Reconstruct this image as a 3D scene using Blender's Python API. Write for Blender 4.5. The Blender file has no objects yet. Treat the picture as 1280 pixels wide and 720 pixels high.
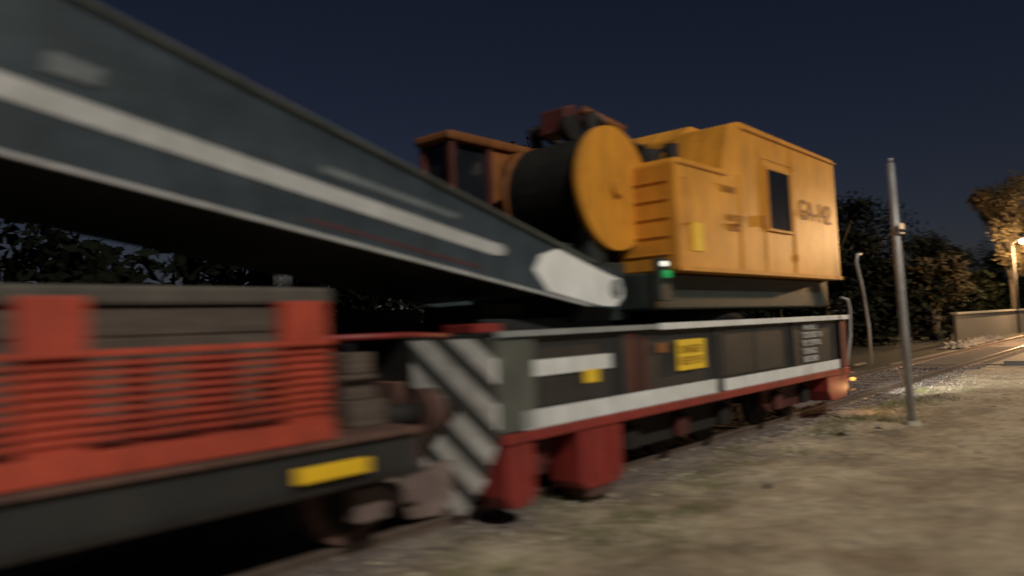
import bpy, math, random
from mathutils import Vector, Matrix, noise
random.seed(7)
sc=bpy.context.scene
COL=sc.collection
# ------------------------------------------------------------------ materials
def mat(name,c,rough=.6,metal=0.,var=.25,scale=3.,dirt=0.,dirtc=(.05,.04,.03),bump=.15,bscale=40.,emit=None,estr=0.,stretch=(1,1,1),spec=.5):
    m=bpy.data.materials.new(name); m.use_nodes=True
    N=m.node_tree.nodes; L=m.node_tree.links; N.clear()
    out=N.new('ShaderNodeOutputMaterial'); b=N.new('ShaderNodeBsdfPrincipled')
    L.new(b.outputs[0],out.inputs[0])
    tc=N.new('ShaderNodeTexCoord'); mp=N.new('ShaderNodeMapping'); mp.inputs['Scale'].default_value=stretch
    L.new(tc.outputs['Object'],mp.inputs[0])
    n=N.new('ShaderNodeTexNoise'); n.inputs['Scale'].default_value=scale; n.inputs['Detail'].default_value=5; n.inputs['Roughness'].default_value=.65
    L.new(mp.outputs[0],n.inputs['Vector'])
    r=N.new('ShaderNodeValToRGB')
    r.color_ramp.elements[0].position=.3; r.color_ramp.elements[1].position=.7
    r.color_ramp.elements[0].color=tuple(x*(1-var) for x in c)+(1,)
    r.color_ramp.elements[1].color=tuple(min(1,x*(1+var)) for x in c)+(1,)
    L.new(n.outputs['Fac'],r.inputs[0]); col=r.outputs[0]
    if dirt>0:
        mp2=N.new('ShaderNodeMapping'); mp2.inputs['Scale'].default_value=(2.2,2.2,.7); L.new(tc.outputs['Object'],mp2.inputs[0])
        n2=N.new('ShaderNodeTexNoise'); n2.inputs['Scale'].default_value=2.2; n2.inputs['Detail'].default_value=6; n2.inputs['Roughness'].default_value=.7
        L.new(mp2.outputs[0],n2.inputs['Vector'])
        r2=N.new('ShaderNodeValToRGB'); r2.color_ramp.elements[0].position=.42; r2.color_ramp.elements[1].position=.72
        r2.color_ramp.elements[0].color=(0,0,0,1); r2.color_ramp.elements[1].color=(dirt,)*3+(1,)
        L.new(n2.outputs['Fac'],r2.inputs[0])
        mx=N.new('ShaderNodeMixRGB'); L.new(r2.outputs[0],mx.inputs[0]); L.new(col,mx.inputs[1]); mx.inputs[2].default_value=tuple(dirtc)+(1,)
        col=mx.outputs[0]
    L.new(col,b.inputs['Base Color'])
    b.inputs['Roughness'].default_value=rough; b.inputs['Metallic'].default_value=metal
    b.inputs['Specular IOR Level'].default_value=spec
    if bump>0:
        n3=N.new('ShaderNodeTexNoise'); n3.inputs['Scale'].default_value=bscale; n3.inputs['Detail'].default_value=3
        L.new(tc.outputs['Object'],n3.inputs['Vector'])
        bp=N.new('ShaderNodeBump'); bp.inputs['Strength'].default_value=bump; bp.inputs['Distance'].default_value=.02
        L.new(n3.outputs['Fac'],bp.inputs['Height']); L.new(bp.outputs[0],b.inputs['Normal'])
    if emit:
        b.inputs['Emission Color'].default_value=tuple(emit)+(1,); b.inputs['Emission Strength'].default_value=estr
    return m
YEL=mat('yellow_paint',(.70,.30,.034),.42,var=.14,scale=1.0,dirt=.55,dirtc=(.24,.095,.018),bump=.1,bscale=6)
YELD=mat('yellow_paint_louvre',(.60,.25,.03),.5,var=.15,dirt=.4,dirtc=(.18,.07,.02))
ORG=mat('orange_paint',(.24,.085,.02),.55,var=.2,dirt=.7,dirtc=(.05,.022,.012))
BOOM=mat('boom_grey_paint',(.046,.060,.070),.38,var=.3,scale=1.0,dirt=.7,dirtc=(.020,.025,.028),stretch=(.6,1,2),bump=.08,bscale=5)
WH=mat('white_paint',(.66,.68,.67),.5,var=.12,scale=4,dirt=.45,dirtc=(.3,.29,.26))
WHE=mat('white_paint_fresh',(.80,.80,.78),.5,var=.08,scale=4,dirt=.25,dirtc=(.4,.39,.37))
WHB=mat('white_paint_boom_dimmed',(.46,.46,.45),.5,var=.15,scale=4,dirt=.6,dirtc=(.26,.26,.25))  # boom white kept dull: light fading leftwards is put into the colour
WHG=mat('white_paint_dimmed',(.25,.27,.27),.5,var=.2,scale=4,dirt=.6,dirtc=(.1,.1,.09))  # duller white for left-hand parts, the light's falloff painted in
WHF=mat('white_paint_faded_and_reflection',(.15,.17,.18),.5,var=.3,scale=6,dirt=.6,dirtc=(.06,.07,.075))
BLK=mat('black_paint',(.020,.022,.023),.5,var=.3,dirt=.5,dirtc=(.04,.035,.03))
UND=mat('black_greasy_iron',(.014,.012,.011),.75,var=.4,dirt=.6,dirtc=(.035,.026,.02),spec=.3)
CAB=mat('greased_wire_rope',(.010,.009,.008),.8,var=.4,bump=0,spec=.15)
GRN=mat('dark_green_paint',(.026,.035,.032),.5,var=.25,dirt=.5,dirtc=(.018,.018,.018))
GREY=mat('grey_green_paint',(.12,.13,.11),.55,var=.2,dirt=.5,dirtc=(.05,.05,.045))
RED=mat('red_oxide_paint',(.25,.026,.022),.5,var=.25,dirt=.6,dirtc=(.06,.02,.015))
DRED=mat('dark_red_oxide',(.085,.018,.015),.6,var=.3,dirt=.6,dirtc=(.03,.018,.014))
REDF=mat('red_lead_fence_paint',(.44,.062,.032),.5,var=.3,scale=2,dirt=.6,dirtc=(.15,.035,.025))
SIGNY=mat('sign_yellow',(.8,.52,.03),.4,var=.08,bump=0)
LEMON=mat('lemon_paint_and_reflection',(.78,.48,.02),.4,var=.1,bump=0)
TXTR=mat('dark_red_lettering',(.12,.025,.012),.5,var=.1,bump=0)
TXTB=mat('faded_brown_lettering',(.34,.13,.02),.5,var=.1,bump=0)
TXTW=mat('white_lettering',(.6,.6,.58),.5,var=.1,bump=0)
GLS=mat('dark_window_glass',(.012,.014,.018),.12,var=.2,bump=0)
STEEL=mat('galvanised_steel',(.42,.42,.42),.45,metal=.3,var=.2,scale=8,dirt=.5,dirtc=(.16,.13,.1))
PIPE=mat('pale_pipe_paint',(.38,.38,.37),.4,var=.15,dirt=.3)
RAIL=mat('rail_steel',(.20,.15,.12),.35,metal=.5,var=.3)
WOOD=mat('weathered_timber',(.095,.068,.052),.8,var=.4,scale=6,stretch=(.3,3,6),dirt=.5,dirtc=(.04,.035,.03))
RUST=mat('rusty_brown_iron',(.11,.055,.042),.7,var=.4,dirt=.5,dirtc=(.04,.025,.02))
DUSTY=mat('dusty_iron',(.17,.12,.105),.8,var=.4,dirt=.6,dirtc=(.06,.045,.04))
CONC=mat('sleeper_concrete',(.12,.10,.09),.9,var=.3)
WALLM=mat('rendered_wall',(.018,.017,.016),.9,var=.3,dirt=.6,dirtc=(.03,.028,.025))
COPE=mat('wall_coping_cement',(.10,.095,.085),.9,var=.3)
STONE=mat('stone',(.36,.31,.235),.9,var=.3,scale=1.5)
BARK=mat('bark',(.03,.023,.016),.9,var=.4)
LEAFD=mat('shaded_leaves',(.005,.0062,.004),.9,var=.6,scale=.8,bump=0,spec=.03)  # shade of the night background put into the leaf colour
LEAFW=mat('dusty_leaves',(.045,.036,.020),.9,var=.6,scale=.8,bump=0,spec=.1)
GRASS=mat('dry_grass',(.16,.16,.06),.8,var=.5,scale=1.,bump=0)
ASPH=mat('asphalt_dusty',(.07,.062,.053),.85,var=.3,scale=.7,dirt=.6,dirtc=(.14,.115,.085))
LAMPM=mat('lamp_lens',(.9,.8,.6),.3,emit=(1.,.74,.42),estr=90,bump=0)
GREENL=mat('green_lamp_lens',(.02,.3,.08),.3,emit=(.05,1.,.25),estr=.22,bump=0)
WREFL=mat('white_reflection_glow',(.8,.8,.75),.2,emit=(1.,.95,.8),estr=1.5,bump=0)
AMBL=mat('amber_lamp_lens',(.8,.3,.05),.2,emit=(1.,.45,.1),estr=2,bump=0)
def stripes():
    m=bpy.data.materials.new('hazard_stripes_paint'); m.use_nodes=True
    N=m.node_tree.nodes; L=m.node_tree.links; b=N['Principled BSDF']
    tc=N.new('ShaderNodeTexCoord'); sp=N.new('ShaderNodeSeparateXYZ'); L.new(tc.outputs['Object'],sp.inputs[0])
    a=N.new('ShaderNodeMath'); a.operation='MULTIPLY'; a.inputs[1].default_value=-.72; L.new(sp.outputs['Y'],a.inputs[0])
    s=N.new('ShaderNodeMath'); s.operation='ADD'; L.new(a.outputs[0],s.inputs[0]); L.new(sp.outputs['Z'],s.inputs[1])
    k=N.new('ShaderNodeMath'); k.operation='MULTIPLY'; k.inputs[1].default_value=2.6; L.new(s.outputs[0],k.inputs[0])
    o=N.new('ShaderNodeMath'); o.operation='ADD'; o.inputs[1].default_value=20.35; L.new(k.outputs[0],o.inputs[0])
    f=N.new('ShaderNodeMath'); f.operation='FRACT'; L.new(o.outputs[0],f.inputs[0])
    g=N.new('ShaderNodeMapRange'); g.inputs['From Min'].default_value=.42; g.inputs['From Max'].default_value=.45; L.new(f.outputs[0],g.inputs[0])
    n=N.new('ShaderNodeTexNoise'); n.inputs['Scale'].default_value=5; n.inputs['Detail'].default_value=6; L.new(tc.outputs['Object'],n.inputs['Vector'])
    w=N.new('ShaderNodeValToRGB'); w.color_ramp.elements[0].position=.3; w.color_ramp.elements[0].color=(.5,.48,.44,1); w.color_ramp.elements[1].position=.6; w.color_ramp.elements[1].color=(.84,.83,.8,1)
    L.new(n.outputs['Fac'],w.inputs[0])
    mx=N.new('ShaderNodeMixRGB'); L.new(g.outputs[0],mx.inputs[0]); mx.inputs[1].default_value=(.08,.08,.075,1); L.new(w.outputs[0],mx.inputs[2])
    L.new(mx.outputs[0],b.inputs['Base Color']); b.inputs['Roughness'].default_value=.55
    return m
STR=stripes()
# ------------------------------------------------------------------ geometry helpers
def empty(name,loc=(0,0,0)):
    e=bpy.data.objects.new(name,None); e.location=loc; e.empty_display_size=.3; COL.objects.link(e); return e
def mesh(name,vs,fs,m,par=None,bevel=0,smooth=False,seg=2):
    me=bpy.data.meshes.new(name); me.from_pydata([tuple(v) for v in vs],[],fs); me.update()
    if m: me.materials.append(m)
    if smooth:
        for p in me.polygons: p.use_smooth=True
    ob=bpy.data.objects.new(name,me); COL.objects.link(ob)
    if par: ob.parent=par; ob.matrix_parent_inverse=Matrix.Translation(-par.location)
    if bevel:
        b=ob.modifiers.new('b','BEVEL'); b.width=bevel; b.segments=seg; b.limit_method='ANGLE'
    return ob
BF=[(0,3,2,1),(4,5,6,7),(0,1,5,4),(1,2,6,5),(2,3,7,6),(3,0,4,7)]
def bverts(x0,x1,y0,y1,z0,z1): return [(x0,y0,z0),(x1,y0,z0),(x1,y1,z0),(x0,y1,z0),(x0,y0,z1),(x1,y0,z1),(x1,y1,z1),(x0,y1,z1)]
def box(name,x0,x1,y0,y1,z0,z1,m,par=None,bevel=.01): return mesh(name,bverts(x0,x1,y0,y1,z0,z1),BF,m,par,bevel)
def boxes(name,L,m,par=None,bevel=0):
    vs=[];fs=[]
    for bx in L:
        o=len(vs); vs+=bverts(*bx); fs+=[tuple(i+o for i in f) for f in BF]
    return mesh(name,vs,fs,m,par,bevel)
def prism(name,pts,a0,a1,m,par=None,axis='y',bevel=0):
    n=len(pts)
    if axis=='y': vs=[(x,a0,z) for x,z in pts]+[(x,a1,z) for x,z in pts]
    else: vs=[(a0,y,z) for y,z in pts]+[(a1,y,z) for y,z in pts]
    fs=[tuple(range(n)),tuple(range(2*n-1,n-1,-1))]+[(i,i+n,(i+1)%n+n,(i+1)%n) for i in range(n)]
    ob=mesh(name,vs,fs,m,par,bevel)
    import bmesh
    bm=bmesh.new(); bm.from_mesh(ob.data); bmesh.ops.recalc_face_normals(bm,faces=bm.faces); bm.to_mesh(ob.data); bm.free()
    return ob
def cyl(name,p0,p1,r,m,par=None,seg=28,r2=None,bevel=0):
    return tube(name,[p0,p1],[r,r if r2 is None else r2],m,par,seg,bevel)
def tube(name,pts,rs,m,par=None,seg=10,bevel=0):
    pts=[Vector(p) for p in pts]
    if not isinstance(rs,(list,tuple)): rs=[rs]*len(pts)
    vs=[];fs=[]; ref=None
    for i,p in enumerate(pts):
        t=(pts[min(i+1,len(pts)-1)]-pts[max(i-1,0)]).normalized()
        if ref is None: ref=Vector((0,0,1)) if abs(t.z)<.9 else Vector((1,0,0))
        u=t.cross(ref).normalized(); w=t.cross(u).normalized()
        for k in range(seg):
            a=2*math.pi*k/seg; vs.append(p+(u*math.cos(a)+w*math.sin(a))*rs[i])
    for i in range(len(pts)-1):
        for k in range(seg):
            fs.append((i*seg+k,i*seg+(k+1)%seg,(i+1)*seg+(k+1)%seg,(i+1)*seg+k))
    fs.append(tuple(range(seg-1,-1,-1))); fs.append(tuple(range((len(pts)-1)*seg,len(pts)*seg)))
    ob=mesh(name,vs,fs,m,par,bevel)
    for p in ob.data.polygons:
        if len(p.vertices)==4: p.use_smooth=True
    return ob
def text(name,s,x,y,z,size,m,par):
    c=bpy.data.curves.new(name,'FONT'); c.body=s; c.size=size; c.extrude=.002; c.materials.append(m)
    o=bpy.data.objects.new(name,c); COL.objects.link(o)
    o.rotation_euler=(math.radians(90),0,0); o.location=(x,y,z); o.parent=par; o.matrix_parent_inverse=Matrix.Translation(-par.location)
    return o
# ------------------------------------------------------------------ camera
cam=bpy.data.cameras.new('camera'); co=bpy.data.objects.new('camera',cam); COL.objects.link(co); sc.camera=co
yaw=math.radians(40.7); p=math.radians(3.04); r=math.radians(2.5)
fh=Vector((math.cos(yaw),math.sin(yaw),0)); R=Vector((math.sin(yaw),-math.cos(yaw),0)); Z=Vector((0,0,1))
F=fh*math.cos(p)+Z*math.sin(p); U=-fh*math.sin(p)+Z*math.cos(p)
cx=R*math.cos(r)-U*math.sin(r); cy=R*math.sin(r)+U*math.cos(r); cz=-F
M=Matrix((cx,cy,cz)).transposed().to_4x4(); M.translation=Vector((0,0,1.75)); co.matrix_world=M
cam.lens=27.2; cam.sensor_width=36; cam.clip_end=2000; cam.clip_start=.05
cam.dof.use_dof=True; cam.dof.focus_distance=21; cam.dof.aperture_fstop=.75; cam.dof.aperture_ratio=.16
# ------------------------------------------------------------------ world + sun
w=bpy.data.worlds.new('World'); sc.world=w; w.use_nodes=True
N=w.node_tree.nodes; L=w.node_tree.links
bg=N['Background']; sk=N.new('ShaderNodeTexSky'); sk.sky_type='NISHITA'; sk.sun_disc=False
sd=Vector((-.26,-.72,.64)).normalized()
sk.sun_elevation=math.asin(sd.z); sk.sun_rotation=math.atan2(sd.x,sd.y)
sk.air_density=1; sk.dust_density=.2; sk.ozone_density=2
tint=N.new('ShaderNodeMixRGB'); tint.blend_type='MULTIPLY'; tint.inputs[0].default_value=1; tint.inputs[2].default_value=(.92,.78,.92,1)
L.new(sk.outputs[0],tint.inputs[1]); L.new(tint.outputs[0],bg.inputs[0]); bg.inputs[1].default_value=.0058
sl=bpy.data.lights.new('sun','SUN'); sl.energy=2.15; sl.angle=math.radians(1.5); sl.color=(1,.94,.82)
so=bpy.data.objects.new('sun',sl); COL.objects.link(so); so.rotation_euler=sd.to_track_quat('Z','Y').to_euler()
sc.view_settings.view_transform='Standard'; sc.view_settings.look='None'; sc.view_settings.exposure=0
# ------------------------------------------------------------------ ground
def axis(c,n,mx,k):
    return [c+mx*math.sinh(k*(2*i/(n-1)-1))/math.sinh(k) for i in range(n)]
xs=axis(8,300,600,6.3); ys=axis(3,260,600,6.5)
def gz(x,y):
    d=math.hypot(x-8,y-3)
    h=.06*noise.noise(Vector((x*.5,y*.5,0)))+.04*noise.noise(Vector((x*1.7,y*1.7,3)))+.014*noise.noise(Vector((x*6,y*6,7)))
    if d>60: h*=60/d
    if 4.6<y<7.2: h=h*.4+.03
    if 26<x<40: h*=.1; h-=.02
    return h
vs=[(x,y,gz(x,y)) for y in ys for x in xs]; nx=len(xs)
fs=[(j*nx+i,j*nx+i+1,(j+1)*nx+i+1,(j+1)*nx+i) for j in range(len(ys)-1) for i in range(nx-1)]
def groundmat():
    m=bpy.data.materials.new('sandy_dirt'); m.use_nodes=True
    N=m.node_tree.nodes; L=m.node_tree.links; b=N['Principled BSDF']; b.inputs['Roughness'].default_value=.95; b.inputs['Specular IOR Level'].default_value=.2
    tc=N.new('ShaderNodeTexCoord')
    def nz(s,d=6,ro=.6):
        n=N.new('ShaderNodeTexNoise'); n.inputs['Scale'].default_value=s; n.inputs['Detail'].default_value=d; n.inputs['Roughness'].default_value=ro
        L.new(tc.outputs['Object'],n.inputs['Vector']); return n
    n1=nz(.8,8,.68); n2=nz(6,6,.75); n3=nz(28,3)
    r1=N.new('ShaderNodeValToRGB'); e=r1.color_ramp.elements; e[0].position=.38; e[0].color=(.26,.205,.14,1); e[1].position=.62; e[1].color=(.52,.435,.31,1)
    L.new(n1.outputs['Fac'],r1.inputs[0])
    r2=N.new('ShaderNodeValToRGB'); e=r2.color_ramp.elements; e[0].position=.36; e[0].color=(.48,.47,.45,1); e[1].position=.58; e[1].color=(1.,1.,1.,1)
    L.new(n2.outputs['Fac'],r2.inputs[0])
    mx=N.new('ShaderNodeMixRGB'); mx.blend_type='MULTIPLY'; mx.inputs[0].default_value=.75; L.new(r1.outputs[0],mx.inputs[1]); L.new(r2.outputs[0],mx.inputs[2])
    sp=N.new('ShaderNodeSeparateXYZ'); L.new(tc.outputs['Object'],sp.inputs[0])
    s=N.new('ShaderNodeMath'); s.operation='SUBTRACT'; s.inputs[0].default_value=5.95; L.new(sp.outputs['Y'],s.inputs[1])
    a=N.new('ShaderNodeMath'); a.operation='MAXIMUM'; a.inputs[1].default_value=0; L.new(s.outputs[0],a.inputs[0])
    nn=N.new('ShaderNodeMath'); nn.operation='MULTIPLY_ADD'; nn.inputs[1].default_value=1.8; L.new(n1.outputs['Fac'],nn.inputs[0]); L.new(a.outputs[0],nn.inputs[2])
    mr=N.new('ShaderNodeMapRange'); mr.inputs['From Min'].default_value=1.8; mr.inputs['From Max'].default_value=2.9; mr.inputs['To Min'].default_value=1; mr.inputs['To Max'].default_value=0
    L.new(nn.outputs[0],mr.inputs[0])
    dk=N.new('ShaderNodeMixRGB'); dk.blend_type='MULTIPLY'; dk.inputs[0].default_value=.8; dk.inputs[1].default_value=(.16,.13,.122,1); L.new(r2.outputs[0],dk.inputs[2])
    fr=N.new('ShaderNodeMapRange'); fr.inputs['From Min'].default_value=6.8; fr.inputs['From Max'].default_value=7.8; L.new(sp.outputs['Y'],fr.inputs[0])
    far_shade=N.new('ShaderNodeMixRGB'); L.new(fr.outputs[0],far_shade.inputs[0]); L.new(dk.outputs[0],far_shade.inputs[1]); far_shade.inputs[2].default_value=(.016,.015,.011,1)  # ground beyond the train: its shade is put into the colour
    m2=N.new('ShaderNodeMixRGB'); L.new(mr.outputs[0],m2.inputs[0]); L.new(mx.outputs[0],m2.inputs[1]); L.new(far_shade.outputs[0],m2.inputs[2])
    L.new(m2.outputs[0],b.inputs['Base Color'])
    ad=N.new('ShaderNodeMath'); ad.operation='ADD'; L.new(n2.outputs['Fac'],ad.inputs[0]); L.new(n3.outputs['Fac'],ad.inputs[1])
    bp=N.new('ShaderNodeBump'); bp.inputs['Strength'].default_value=.6; bp.inputs['Distance'].default_value=.05; L.new(ad.outputs[0],bp.inputs['Height']); L.new(bp.outputs[0],b.inputs['Normal'])
    return m
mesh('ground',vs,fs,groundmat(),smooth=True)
box('road',28,38,-120,7.6,-.2,.012,ASPH,bevel=0)
boxes('road_kerb',[(27.8,28,-120,4.2,-.1,.12),(38,38.2,-120,4.2,-.1,.12)],CONC,bevel=.01)
# ------------------------------------------------------------------ track
tr=empty('railway_track',(0,5.9,0))
for nm,yy in (('near_rail',5.02),('far_rail',6.78)):
    pf=[(-.07,.0),(.07,.0),(.07,.012),(.012,.03),(.012,.10),(.036,.112),(.036,.145),(-.036,.145),(-.036,.112),(-.012,.10),(-.012,.03),(-.07,.012)]
    prism(nm,[(yy+a,b) for a,b in pf],-60,260,RAIL,tr,axis='x')
boxes('sleepers',[(x*.65,x*.65+.24,4.62,7.18,-.15,.03) for x in range(-40,180)],CONC,tr)
# ------------------------------------------------------------------ gravel, grass
def scatter_stones(name,n,fn,m):
    vs=[];fs=[]
    O=[(1,0,0),(-1,0,0),(0,1,0),(0,-1,0),(0,0,1),(0,0,-1)]
    T=[(0,2,4),(2,1,4),(1,3,4),(3,0,4),(2,0,5),(1,2,5),(3,1,5),(0,3,5)]
    for _ in range(n):
        x,y,s=fn(); z=gz(x,y); o=len(vs); an=random.random()*6.28; c,si=math.cos(an),math.sin(an)
        for v in O:
            k=[v[i]*s*random.uniform(.6,1.3) for i in range(3)]
            k[0]+=random.uniform(-.3,.3)*s;k[1]+=random.uniform(-.3,.3)*s
            vs.append((x+k[0]*c-k[1]*si,y+k[0]*si+k[1]*c,z+s*.15+k[2]*.6))
        fs+=[tuple(i+o for i in t) for t in T]
    return mesh(name,vs,fs,m)
def f1():
    if random.random()<.6: return random.uniform(-2,24),random.gauss(4.25,.5),random.uniform(.01,.035)
    return random.uniform(2,26),random.uniform(-1.5,4.3),random.choice([.008,.01,.014,.022,.035])*random.uniform(.7,1.2)
scatter_stones('gravel',3600,f1,STONE)
scatter_stones('ballast',5000,lambda:(random.uniform(-3,26),random.uniform(4.5,7.3),random.uniform(.018,.04)),mat('ballast_stone',(.13,.105,.10),.9,var=.4,scale=1.5))
scatter_stones('rubble_pile',260,lambda:(random.uniform(39.5,50),random.gauss(8.0,.2),random.uniform(.1,.4)),mat('rubble_stone',(.10,.092,.085),.9,var=.5,scale=1.5))
rk=[(7.8,3.35,.07),(11.8,3.9,.09),(12.6,3.6,.06),(14.2,3.5,.08)]
it=iter(rk); scatter_stones('rocks',len(rk),lambda:next(it),UND)
vs=[];fs=[]
cl=[(random.uniform(4,20),random.gauss(4.15,.25)) for _ in range(40)]+[(5.8,3.3),(6.2,3.6),(6.6,3.5),(5.6,3.9),(12,4.1),(13,4.0),(13.6,3.8),(12.6,4.3),(6.0,3.9),(6.4,4.1),(7,4.0),(5.2,3.6),(5.4,3.2)]
for cx_,cy_ in cl:
    for _ in range(random.randint(40,150)):
        x=cx_+random.gauss(0,.22); y=cy_+random.gauss(0,.15); z=gz(x,y); h=random.uniform(.02,.09); a=random.random()*6.28; wd=.006
        dx,dy=math.cos(a)*wd,math.sin(a)*wd; lx,ly=random.gauss(0,.03),random.gauss(0,.03); o=len(vs)
        vs+=[(x-dx,y-dy,z-.01),(x+dx,y+dy,z-.01),(x+lx,y+ly,z+h)]; fs.append((o,o+1,o+2))
mesh('grass',vs,fs,GRASS)
# ------------------------------------------------------------------ railway crane
cr=empty('railway_crane',(9.5,5.9,0))
box('carriage_core',4.95,14.0,4.47,7.33,.86,1.68,BLK,cr)
box('deck_plate',4.9,14.08,4.42,7.38,1.685,1.725,GRN,cr,.005)
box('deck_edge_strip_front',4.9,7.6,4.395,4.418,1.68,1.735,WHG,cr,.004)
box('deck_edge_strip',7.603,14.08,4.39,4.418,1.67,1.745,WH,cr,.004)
box('sole_bar',4.95,14.0,4.41,4.55,.755,.845,RED,cr,.006)
box('sole_bar_far',4.95,14.0,7.25,7.39,.755,.845,RED,cr,.006)
boxes('ribbed_corner_panel',[(4.93+.055*i,4.965+.055*i,4.425,4.468,.86,1.675) for i in range(9)]+[(4.93,5.42,4.445,4.468,.86,1.675)],GREY,cr,.004)
box('upper_white_stripe',5.29,6.7,4.455,4.467,1.31,1.46,WH,cr,.002)
box('lower_white_stripe',5.25,9.0,4.43,4.445,.85,1.02,WH,cr,.002)
box('rear_white_stripe',9.2,13.62,4.43,4.445,.85,1.0,WH,cr,.002)
boxes('side_posts',[(6.86,6.98,4.44,4.467,.86,1.675),(7.2,7.26,4.45,4.467,.86,1.675),(9.06,9.12,4.44,4.467,.86,1.675),(11.6,11.66,4.44,4.467,.86,1.675)],BLK,cr,.004)
boxes('side_red_posts',[(6.99,7.16,4.442,4.467,1.03,1.67),(7.3,7.4,4.452,4.467,1.03,1.6),(13.7,13.95,4.43,4.467,.86,1.66)],DRED,cr,.004)
box('warning_sign',8.05,8.74,4.44,4.45,1.18,1.54,SIGNY,cr,.003)
text('warning_sign_text','DANGER\nKEEP OFF',8.1,4.437,1.38,.135,TXTR,cr)
box('small_yellow_plate',6.2,6.45,4.448,4.457,1.19,1.32,SIGNY,cr,.002)
box('small_orange_plate',7.62,7.86,4.458,4.467,1.41,1.52,ORG,cr,.002)
text('data_panel_text','TARE 98.5 T\nCODE BDC 142\nRLY CENTRAL\nDUE 06-22\nBASE SHED',12.05,4.458,1.54,.125,TXTW,cr)
boxes('side_access_doors',[(5.5,6.6,4.458,4.468,1.03,1.28),(9.25,10.2,4.458,4.468,1.03,1.63),(10.25,11.2,4.458,4.468,1.03,1.63)],BLK,cr,.004)
pl=[(4.42,1.68),(5.46,1.68),(5.46,1.0),(5.36,.5),(5.25,.14),(4.86,.14),(4.62,.42),(4.42,.84)]
prism('striped_guard_plate',pl,4.86,4.89,STR,cr,axis='x')
prism('striped_guard_plate_far',[(11.8-a,b) for a,b in pl],4.86,4.89,STR,cr,axis='x')
box('headstock',4.891,4.945,4.45,7.35,.8,1.68,UND,cr)
box('deck_toolbox_red',4.95,5.3,4.7,5.1,1.726,1.81,RED,cr)
box('draw_hook_plate',4.8,4.9,5.6,6.2,.85,1.3,RUST,cr)
cyl('coupler',(4.1,5.9,1.0),(4.85,5.9,1.0),.07,UND,cr)
for yy in (4.95,6.85):
    cyl('buffer_shank',(4.62,yy,1.08),(4.86,yy,1.08),.09,UND,cr); cyl('buffer_head',(4.55,yy,1.08),(4.62,yy,1.08),.2,RUST,cr)
    cyl('rear_buffer_shank',(14.08,yy,1.08),(14.5,yy,1.08),.09,UND,cr); cyl('rear_buffer_head',(14.5,yy,1.08),(14.56,yy,1.08),.2,RUST,cr)
tube('brake_hose',[(4.8,5.3,.9),(4.6,5.35,.6),(4.45,5.3,.45),(4.25,5.2,.6),(4.1,5.2,.8)],.035,DUSTY,cr)
tube('brake_hose_2',[(4.8,5.6,.9),(4.65,5.6,.5),(4.4,5.6,.4),(4.15,5.55,.7)],.035,RUST,cr)
prism('rail_guard_iron',[(4.2,.5),(4.84,.62),(4.84,.3),(4.7,.17),(4.35,.2)],4.95,5.1,DUSTY,cr,bevel=.012)
boxes('brake_rigging',[(4.3,4.84,5.12,5.5,.28,.42),(4.05,4.4,4.88,5.3,.36,.5)],DUSTY,cr,.02)
def wheel(nm,x,y,m,par,rr=.46):
    cyl(nm+'_tyre',(x,y-.065,rr+.145),(x,y+.065,rr+.145),rr,m,par,36,bevel=.01)
    cyl(nm+'_rim',(x,y-.085,rr+.145),(x,y-.066,rr+.145),rr*.72,UND,par,30)
    cyl(nm+'_hub',(x,y-.17,rr+.145),(x,y-.086,rr+.145),.13,UND,par,20)
for i,x in enumerate((5.62,7.3,8.45,9.6,11.4,12.5)):
    for y in (5.02,6.82): wheel('wheel_%d'%i,x,y,UND,cr,.38)
    cyl('axle_%d'%i,(x,5.0,.525),(x,6.8,.525),.08,UND,cr,12)
for i,(a,b) in enumerate(((5.3,6.0),(6.85,10.0),(11.0,12.9))):
    prism('bogie_frame_%d'%i,[(a,.74),(b,.74),(b,.5),(b-.2,.36),(a+.2,.36),(a,.5)],4.72,4.8,DRED if i!=1 else UND,cr,bevel=.01)
for i,x in enumerate((5.62,7.3,8.45,9.6,11.4,12.5)):
    box('axlebox_%d'%i,x-.13,x+.13,4.62,4.719,.38,.62,UND if i%2 else DRED,cr,.02)
    tube('spring_%d'%i,[(x+.0+.07*math.cos(t*1.2),4.67+.04*math.sin(t*1.2),.63+.012*t) for t in range(10)],.014,UND,cr,6)
prism('outrigger_box_front',[(4.98,.752),(5.36,.752),(5.36,.3),(5.28,.2),(5.05,.2),(4.98,.3)],4.43,4.75,RED,cr,bevel=.012)
prism('outrigger_box_mid',[(6.05,.752),(6.78,.752),(6.78,.25),(6.7,.17),(6.14,.17),(6.05,.25)],4.43,4.8,RED,cr,bevel=.012)
box('outrigger_jack_pad',6.2,6.6,4.45,4.75,.08,.168,RUST,cr,.01)
boxes('outrigger_ribs',[(6.2,6.23,4.41,4.429,.25,.74),(6.6,6.63,4.41,4.429,.25,.74)],RED,cr,.003)
prism('outrigger_box_rear',[(12.95,.752),(13.95,.752),(13.95,.5),(13.75,.34),(13.1,.34),(12.95,.5)],4.43,4.8,RED,cr,bevel=.012)
boxes('rear_step',[(13.98,14.3,4.42,4.9,.42,.45),(13.98,14.3,4.42,4.9,.72,.75)],RUST,cr,.004)
box('rear_headstock',14.0,14.08,4.45,7.35,.7,1.68,RED,cr)
tube('rear_handrail',[(14.12,4.5,.8),(14.35,4.47,1.35),(14.4,4.46,1.85),(14.3,4.46,2.02),(14.1,4.5,2.05)],.025,PIPE,cr)
tube('rear_handrail_2',[(15.45,4.46,.8),(15.4,4.45,1.5),(15.15,4.44,2.2),(14.85,4.43,2.7),(14.9,4.42,2.84),(15.1,4.42,2.86)],.028,PIPE,cr)
tube('rear_platform_bar',[(14.08,4.6,.8),(15.5,4.6,.8)],.04,UND,cr)
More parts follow.
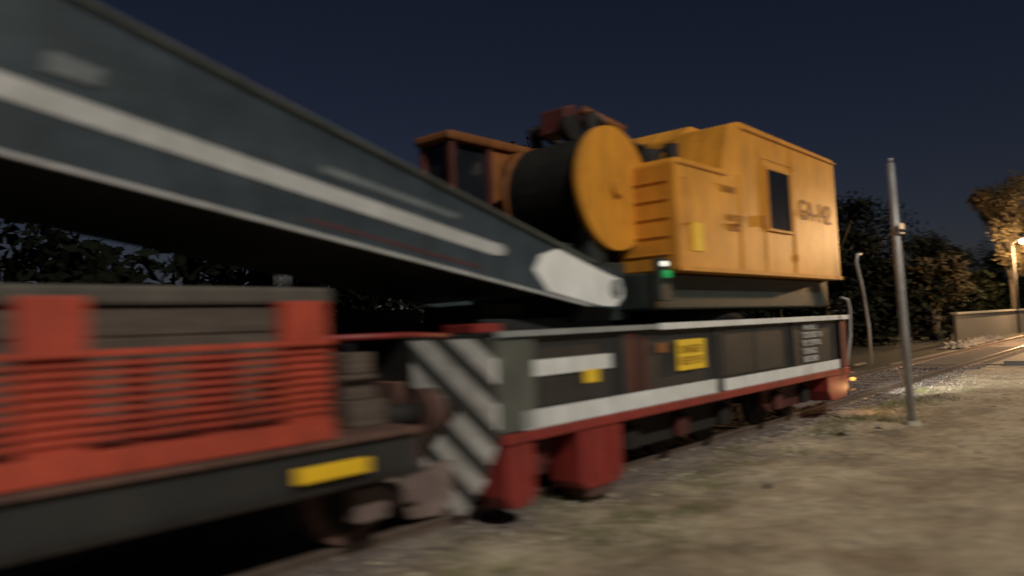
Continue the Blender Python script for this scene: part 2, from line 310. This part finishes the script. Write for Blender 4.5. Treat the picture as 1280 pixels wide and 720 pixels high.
cyl('slew_ring',(10.2,5.9,1.726),(10.2,5.9,1.9),1.2,UND,cr,48)
box('slew_platform',7.9,13.8,4.62,7.2,1.9,2.345,GRN,cr,.03)
prism('boom_pivot_bracket',[(7.0,1.8),(8.1,1.8),(8.1,2.5),(7.75,2.5),(7.35,2.3)],5.12,5.28,GRN,cr,bevel=.01)
box('front_platform',5.6,7.895,5.2,6.6,1.73,1.86,BLK,cr,.02)
boxes('deck_machinery',[(5.7,6.3,5.3,6.2,1.86,2.02),(4.98,5.5,6.0,6.8,1.73,2.0)],UND,cr,.02)
prof=[(8.15,2.35),(13.86,2.35),(13.84,4.40),(13.80,4.44),(10.05,4.46),(9.75,4.38),(9.45,3.72),(8.22,3.72),(8.15,3.66)]
prism('engine_house_side',prof,4.40,5.25,YEL,cr,bevel=.035)
prism('engine_house_rear',[(10.0,2.36),(13.82,2.36),(13.82,4.5),(13.7,4.6),(10.3,4.62),(10.0,4.4)],5.252,6.58,YEL,cr,bevel=.04)
prism('engine_house_far',prof,6.582,7.35,YEL,cr,bevel=.035)
boxes('front_louvres',[(8.135,8.149,4.5,5.12,2.55+.22*i,2.57+.22*i) for i in range(5)],YELD,cr,.004)
boxes('panel_seams',[(9.9,9.915,4.392,4.399,2.4,3.7),(10.72,10.735,4.392,4.399,2.4,4.05),(11.82,11.84,4.390,4.399,2.4,4.4),(10.735,11.82,4.392,4.399,4.04,4.055),(9.2,9.9,4.393,4.399,3.5,3.51)],YELD,cr)
box('side_window',10.85,11.68,4.388,4.398,3.04,3.9,GLS,cr,.004)
boxes('window_frame',[(10.8,10.848,4.375,4.398,3.0,3.94),(11.682,11.73,4.375,4.398,3.0,3.94),(10.85,11.68,4.375,4.398,3.902,3.94),(10.85,11.68,4.375,4.398,3.0,3.038)],YELD,cr,.003)
boxes('door_handles',[(10.6,10.66,4.36,4.399,3.05,3.2),(9.75,9.85,4.36,4.399,3.0,3.03)],TXTB,cr,.004)
boxes('roof_rain_lip',[(10.05,13.86,4.375,4.399,4.36,4.385),(8.2,9.5,4.38,4.399,3.64,3.66)],YELD,cr,.003)
boxes('base_lip',[(8.15,13.88,4.378,4.399,2.352,2.41)],YELD,cr,.003)
text('fleet_number','GA-142',12.08,4.392,3.28,.45,TXTR,cr)
text('door_lettering','ENGINE',9.35,4.392,3.42,.12,TXTB,cr)
text('door_lettering_2','NO STEP\nDIESEL',9.5,4.392,3.05,.13,TXTB,cr)
box('reflection_square',8.5,8.78,4.39,4.398,2.6,2.95,LEMON,cr,.002)  # yellow reflection on the cab side, drawn as a coloured square
boxes('hinges',[(11.84,11.9,4.38,4.399,z,z+.1) for z in (2.6,3.3,4.0)],YELD,cr,.003)
tube('grab_rail',[(8.3,4.39,2.9),(8.3,4.33,2.92),(8.3,4.33,3.45),(8.3,4.39,3.47)],.014,YELD,cr)
cyl('exhaust',(9.2,5.0,3.72),(9.2,5.0,4.12),.09,UND,cr); cyl('air_filter',(8.75,5.1,3.72),(8.75,5.1,3.98),.17,UND,cr,bevel=.02)
box('radiator',8.4,9.6,5.27,6.5,2.4,3.95,UND,cr,.03)
boxes('roof_vents',[(10.8,11.2,5.5,6.2,4.62,4.72),(12.2,12.9,5.4,6.3,4.62,4.7)],YELD,cr,.02)
tube('hydraulic_hose',[(8.4,5.0,3.72),(8.5,5.0,4.0),(9.0,5.3,4.1),(9.5,5.4,3.95)],.03,UND,cr)
tube('hydraulic_hose_2',[(8.0,5.4,3.9),(8.4,5.3,4.15),(9.1,5.2,4.0),(9.7,5.4,4.2)],.035,UND,cr)
WX=7.76
cyl('winch_flange',(WX,4.98,3.37),(WX,5.06,3.37),.75,YEL,cr,64,bevel=.01)
cyl('winch_flange_hub',(WX,4.93,3.37),(WX,4.979,3.37),.10,YEL,cr,32,bevel=.01)
cyl('winch_flange_far',(WX,6.12,3.37),(WX,6.2,3.37),.68,ORG,cr,64)
cyl('winch_drum',(WX,5.062,3.37),(WX,6.118,3.37),.62,CAB,cr,48)
for i in range(15):
    y=5.1+i*.07
    tube('cable_wrap_%d'%i,[(WX+.64*math.cos(a*math.pi/12),y,3.37+.64*math.sin(a*math.pi/12)) for a in range(25)],.03,CAB,cr,6)
prism('far_pod_front',[(7.75,2.4),(8.14,2.4),(8.14,4.1),(7.85,4.1),(7.75,3.9)],6.3,6.72,ORG,cr,bevel=.02)
boxes('winch_bed',[(7.0,8.12,5.3,6.6,2.35,2.72),(7.3,7.6,5.062,5.25,2.35,2.9)],GRN,cr,.02)
for y in (5.45,6.35):
    tube('a_frame_leg',[(8.6,y,2.4),(7.95,y,4.4)],.09,UND,cr,8); tube('a_frame_back_leg',[(9.9,y,3.9),(8.0,y,4.4)],.06,UND,cr,8)
prism('a_frame_head',[(7.75,4.2),(8.1,4.2),(8.25,4.4),(8.0,4.6),(7.8,4.52)],5.7,6.1,DRED,cr,bevel=.02)
tube('a_frame_arm',[(8.0,5.6,4.5),(8.5,5.3,4.25)],.07,ORG,cr,8)
cyl('sheave',(7.8,5.55,4.22),(7.8,5.68,4.22),.17,UND,cr,32)
prism('operator_cab_floor',[(6.85,2.3),(8.13,2.3),(8.13,3.25),(6.78,3.25)],6.75,7.35,ORG,cr,bevel=.02)
boxes('operator_cab_pillars',[(6.8,6.88,6.76,6.84,3.25,4.15),(6.8,6.88,7.26,7.34,3.25,4.15),(7.5,7.58,6.76,6.84,3.25,4.15),(8.2,8.3,6.76,6.84,3.25,4.15)],DRED,cr,.01)
box('operator_cab_roof',6.75,8.35,6.72,7.38,4.15,4.28,ORG,cr,.04)
box('operator_cab_glass',6.87,8.1,6.83,7.28,3.252,4.148,GLS,cr,.0)
box('operator_cab_side_panel',7.58,8.1,6.78,6.82,3.26,4.14,ORG,cr,.01)
box('lamp_bracket',7.86,8.1,4.5,4.6,2.0,2.5,GRN,cr,.01)
cyl('green_lamp',(7.96,4.44,2.31),(7.96,4.5,2.31),.045,GREENL,cr,20); cyl('white_reflection_disc',(7.93,4.46,2.43),(7.93,4.5,2.43),.03,WREFL,cr,20)  # white disc is a painted reflection beside the green lamp
# ---- boom
def topz(x): return 2.43+(7.15-x)*.266
def botz(x): return 1.96+(7.11-x)*.158
end=[(7.52+.235*math.cos(t),2.165+.235*math.sin(t)) for t in [math.radians(d) for d in range(-80,81,16)]]
XL=-1.0; tip=-9.0
pts=[(tip,botz(XL)-.1),(XL,botz(XL)),(7.11,1.96)]+end+[(7.15,topz(7.15)),(XL,topz(XL)),(tip,topz(XL)-.5)]
for nm,y0,y1 in (('boom_web_near',4.93,4.97),('boom_web_far',6.81,6.85)): prism(nm,pts,y0,y1,BOOM,cr)
def sheet(nm,P,y0,y1,th,m):
    vs=[];fs=[]
    for x,z in P: vs+=[(x,y0,z),(x,y1,z),(x,y1,z+th),(x,y0,z+th)]
    for i in range(len(P)-1):
        a=i*4;b=a+4
        for k in range(4): fs.append((a+k,a+(k+1)%4,b+(k+1)%4,b+k))
    fs+= [(0,1,2,3),tuple(len(vs)-4+k for k in (3,2,1,0))]
    return mesh(nm,vs,fs,m,cr)
sheet('boom_bottom_flange',[(tip,botz(XL)-.1),(XL,botz(XL)),(6.3,botz(6.3))],4.97,6.81,.02,BLK)
sheet('boom_top_flange',[(tip,topz(XL)-.52),(XL,topz(XL)-.02),(6.0,topz(6.0)-.02)],4.97,6.81,.018,BOOM)
sheet('boom_bottom_lip',[(tip,botz(XL)-.12),(XL,botz(XL)-.022),(7.0,botz(7.0)-.022)],4.885,4.929,.026,WHB)
sheet('boom_top_lip',[(tip,topz(XL)-.5),(XL,topz(XL)),(7.1,topz(7.1))],4.885,4.97,.022,GREY)
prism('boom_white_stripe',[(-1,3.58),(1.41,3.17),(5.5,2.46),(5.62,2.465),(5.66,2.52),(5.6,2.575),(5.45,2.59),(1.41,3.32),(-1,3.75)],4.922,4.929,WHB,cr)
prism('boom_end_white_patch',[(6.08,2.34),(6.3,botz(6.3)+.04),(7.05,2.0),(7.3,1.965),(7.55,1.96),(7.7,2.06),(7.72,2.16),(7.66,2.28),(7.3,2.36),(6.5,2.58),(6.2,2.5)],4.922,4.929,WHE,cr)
cyl('boom_pivot_pin',(7.55,4.88,2.165),(7.55,5.3,2.165),.06,WHG,cr,24,bevel=.008)
cyl('boom_pivot_collar',(7.55,4.905,2.165),(7.55,4.921,2.165),.11,WHG,cr,24)
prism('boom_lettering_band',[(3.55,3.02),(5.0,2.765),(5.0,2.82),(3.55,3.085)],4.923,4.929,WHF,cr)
prism('boom_red_line',[(3.4,botz(3.4)+.09),(5.3,botz(5.3)+.08),(5.3,botz(5.3)+.10),(3.4,botz(3.4)+.11)],4.924,4.929,mat('faded_maroon_line',(.10,.03,.03),.5),cr)
prism('boom_reflection_patch',[(1.62,3.38),(1.92,3.33),(1.95,3.45),(1.65,3.51)],4.915,4.929,WHF,cr)  # reflection on the boom web, drawn as a pale patch
# ------------------------------------------------------------------ match wagon
fw=empty('flat_wagon',(-2,5.9,0))
box('sole_frame',-9,4.02,4.47,7.33,.72,1.0,BLK,fw,.01)
box('deck',-9,4.02,4.42,7.38,1.003,1.05,RUST,fw,.005)
box('sole_lip',-9,4.02,4.43,4.469,.70,.74,UND,fw,.004)
box('end_beam',4.022,4.08,4.5,7.3,.7,1.04,RUST,fw,.01)
boxes('stanchions',[(1.33,1.66,4.445,4.55,1.052,2.03),(2.86,3.2,4.445,4.55,1.052,2.0),(-.6,-.3,4.445,4.55,1.052,2.0)],REDF,fw,.012)
boxes('short_stanchions',[(2.3,2.55,4.47,4.6,1.052,1.68),(1.9,2.0,4.47,4.6,1.052,1.68)],RED,fw,.01)
box('side_board',-3,3.2,4.62,4.68,1.052,1.36,DRED,fw,.01)
rod=[]
z=1.25
for i in range(9): rod.append((-3,3.2,4.425,4.435,z+i*.05,z+i*.05+.02))
for i in range(42): rod.append((-2.95+i*.15,-2.938+i*.15,4.436,4.444,1.1,1.7))
boxes('mesh_panels',rod,REDF,fw)
boxes('mesh_rails',[(-3,3.22,4.405,4.424,1.70,1.735),(-3,3.22,4.405,4.424,1.06,1.20)],REDF,fw,.004)
tube('end_handrail',[(3.2,4.5,1.74),(4.0,4.5,1.74),(4.4,4.5,1.72)],.022,RED,fw)
boxes('load_crate',[(-3,3.6,5.1,6.7,1.052+.19*i,1.052+.19*i+.182) for i in range(5)],WOOD,fw,.008)
box('load_cover',-3,3.7,5.06,6.75,2.005,2.14,mat('tarpaulin',(.085,.075,.062),.8,var=.3,dirt=.5),fw,.03)
boxes('load_sleepers',[(3.64,4.0,4.8,7.0,1.052,1.25),(3.66,3.98,4.9,6.9,1.254,1.45),(3.7,3.95,4.9,6.9,1.454,1.62)],WOOD,fw,.01)
tube('load_aerial',[(3.35,5.2,2.14),(3.35,5.2,2.24)],.006,WH,fw)
box('yellow_bracket',2.9,3.5,4.40,4.428,.79,.90,LEMON,fw,.01)
for i,x in enumerate((3.72,-1.4,-6.2)):
    for y in (5.02,6.82): wheel('wheel_%d'%i,x,y,RUST,fw,.36)
    box('axlebox_%d'%i,x-.14,x+.14,4.66,4.8,.36,.62,DUSTY,fw,.02)
    prism('axle_guard_%d'%i,[(x-.35,.7),(x+.3,.7),(x+.18,.4),(x-.18,.4)],4.81,4.84,UND,fw)
boxes('boom_rest',[(-2.4,-2.2,4.98,5.15,2.14,3.1),(-2.4,-2.2,6.6,6.8,2.14,3.1),(-2.45,-2.15,4.98,6.8,3.102,3.12)],RED,fw,.01)
for yy in (4.95,6.85): cyl('buffer',(4.08,yy,1.08),(4.45,yy,1.08),.09,UND,fw); cyl('buffer_head',(4.45,yy,1.08),(4.52,yy,1.08),.2,RUST,fw)
# ------------------------------------------------------------------ pole
po=empty('utility_pole',(13.25,3.29,0))
tube('shaft',[(13.25,3.29,-.2),(13.24,3.31,2),(13.22,3.33,4.12)],[.065,.06,.05],STEEL,po,14)
boxes('bracket',[(13.1,13.3,3.22,3.25,3.05,3.15),(13.17,13.32,3.23,3.4,2.98,3.01)],STEEL,po,.004)
cyl('pole_cap',(13.22,3.33,4.12),(13.22,3.33,4.2),.03,STEEL,po,10)
mesh('concrete_footing',[(13.25+.17*math.cos(a*.785)*random.uniform(.8,1.2),3.29+.17*math.sin(a*.785)*random.uniform(.8,1.2),-.1) for a in range(8)]+[(13.25+.12*math.cos(a*.785),3.29+.12*math.sin(a*.785),.05) for a in range(8)],[tuple(range(8,16))]+[(i,(i+1)%8,8+(i+1)%8,8+i) for i in range(8)],STONE,po)
# ------------------------------------------------------------------ trees
def tree(name,x,y,H,Rr,m,nl=4500,seed=0,leaf=.16):
    rnd=random.Random(seed); e=empty(name,(x,y,0))
    tube('trunk',[(x,y,-.2),(x+rnd.uniform(-.2,.2),y,H*.25),(x+rnd.uniform(-.4,.4),y+.2,H*.5),(x,y,H*.8)],[.28,.2,.13,.04],BARK,e,9)
    cs=[]
    for i in range(13):
        a=rnd.random()*6.28; rr=Rr*rnd.uniform(.25,.85); zz=H*rnd.uniform(.38,.92); rr*=1-.45*abs(zz/H-.6)/.4
        c=Vector((x+rr*math.cos(a),y+rr*math.sin(a),zz)); cs.append((c,Rr*rnd.uniform(.22,.48)))
        tube('limb_%d'%i,[(x,y,H*rnd.uniform(.25,.45)),((x+c.x)/2,(y+c.y)/2,(H*.4+c.z)/2),tuple(c)],[.1,.06,.02],BARK,e,6)
    vs=[];fs=[]
    for _ in range(nl):
        c,cr_=rnd.choice(cs); d=Vector((rnd.gauss(0,1),rnd.gauss(0,1),rnd.gauss(0,.8))); d.normalize(); d*=cr_*rnd.random()**.45*rnd.uniform(.8,1.25)
        q=c+d; u=Vector((rnd.gauss(0,1),rnd.gauss(0,1),rnd.gauss(0,1))).normalized(); v=u.orthogonal().normalized(); s=leaf*rnd.uniform(.6,1.4); o=len(vs)
        vs+=[q-u*s,q+v*s*.45,q+u*s,q-v*s*.45]; fs.append((o,o+1,o+2,o+3))
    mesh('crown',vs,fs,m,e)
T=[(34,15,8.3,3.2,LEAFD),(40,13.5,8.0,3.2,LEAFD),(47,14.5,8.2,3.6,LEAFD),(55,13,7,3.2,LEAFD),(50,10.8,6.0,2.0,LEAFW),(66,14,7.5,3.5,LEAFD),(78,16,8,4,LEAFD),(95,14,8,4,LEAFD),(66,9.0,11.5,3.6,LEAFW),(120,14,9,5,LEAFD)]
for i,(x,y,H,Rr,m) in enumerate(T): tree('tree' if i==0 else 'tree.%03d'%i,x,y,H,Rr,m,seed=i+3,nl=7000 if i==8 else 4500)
vs=[];fs=[];rnd=random.Random(5)
cl=[]
for i in range(230):
    x=rnd.uniform(-26,34); hh=6.2+.9*math.sin(x*.5) if x<22 else 4.5
    cl.append((x,rnd.uniform(13,18),rnd.uniform(.6,hh-.8),rnd.uniform(.8,1.6)))
for i in range(130):
    x=rnd.uniform(34,150); cl.append((x,rnd.uniform(11,20),rnd.uniform(.4,4.2),rnd.uniform(1.,2.2)))
for cx_,cy_,cz_,rr in cl:
    for _ in range(300):
        d=Vector((rnd.gauss(0,1),rnd.gauss(0,1),rnd.gauss(0,1))).normalized()*rr*rnd.random()**.4
        q=Vector((cx_,cy_,max(.05,cz_)))+d; u=Vector((rnd.gauss(0,1),rnd.gauss(0,1),rnd.gauss(0,1))).normalized(); v=u.orthogonal(); v.normalize(); s=.19*rnd.uniform(.5,1.4); o=len(vs)
        vs+=[q-u*s,q+v*s*.6,q+u*s,q-v*s*.6]; fs.append((o,o+1,o+2,o+3))
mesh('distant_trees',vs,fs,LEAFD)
bw=empty('boundary_wall',(60,8.6,0))
box('wall_panel',44,120,8.55,8.7,-.1,1.5,WALLM,bw,.01)
box('wall_coping',44,120,8.48,8.77,1.502,1.62,COPE,bw,.01)
bw2=empty('pipe_fence',(22,8.4,0))
boxes('posts',[(16+2.*i,16.08+2.*i,8.36,8.44,-.1,1.6) for i in range(6)],WALLM,bw2)
for z in (.8,1.55): tube('pipe',[(16,8.34,z),(26.1,8.34,z)],.03,COPE,bw2)
# ------------------------------------------------------------------ street lamps
def lamp(name,x,y,H,pw,dy):
    e=empty(name,(x,y,0))
    tube('post',[(x,y,-.2),(x,y,H*.6),(x,y,H)],[.09,.07,.05],WALLM,e,12)
    tube('arm',[(x,y,H),(x,y+dy*.4,H+.25),(x,y+dy,H+.3)],.035,WALLM,e,8)
    box('lantern',x-.2,x+.2,y+dy-.4,y+dy+.4,H+.22,H+.4,STEEL,e,.04)
    box('lens',x-.24,x+.24,y+dy-.38,y+dy+.38,H-.06,H+.218,LAMPM,e,.05)
    l=bpy.data.lights.new(name+'_bulb','POINT'); l.energy=pw; l.color=(1,.60,.28); l.shadow_soft_size=.2
    o=bpy.data.objects.new('bulb',l); COL.objects.link(o); o.location=(x,y+dy,H-.35); o.parent=e; o.matrix_parent_inverse=Matrix.Translation(-e.location)
lamp('street_lamp',61,8.2,6.0,11000,-.9)
lamp('added_street_lamp',42,.5,6.2,8000,1.2)  # added lamp out of view, warms the road at the crossing
l=bpy.data.lights.new('added_headlight_spot','SPOT'); l.energy=4000; l.color=(1,.97,.9); l.spot_size=math.radians(30); l.spot_blend=1; l.shadow_soft_size=.06  # added spot on the crane tail, makes a vehicle headlight's pool
o=bpy.data.objects.new('added_headlight_spot',l); COL.objects.link(o); o.location=(14.32,5.6,1.98); d=Vector((21.,4.0,0))-o.location; o.rotation_euler=d.to_track_quat('-Z','Y').to_euler(); o.parent=cr; o.matrix_parent_inverse=Matrix.Translation(-cr.location)
cyl('added_headlight_housing',(14.1,5.65,2.0),(14.29,5.605,1.98),.07,UND,cr,20)  # housing and bracket made up to carry the added spot
box('added_headlight_bracket',14.1,14.16,5.6,5.7,1.6,1.94,UND,cr,.005)
cyl('amber_marker_lamp',(14.2,4.40,.62),(14.2,4.46,.62),.03,AMBL,cr,20)
l=bpy.data.lights.new('amber_bulb','POINT'); l.energy=7; l.color=(1,.5,.2); l.shadow_soft_size=.04
o=bpy.data.objects.new('amber_bulb',l); COL.objects.link(o); o.location=(14.45,4.2,.45); o.parent=cr; o.matrix_parent_inverse=Matrix.Translation(-cr.location)
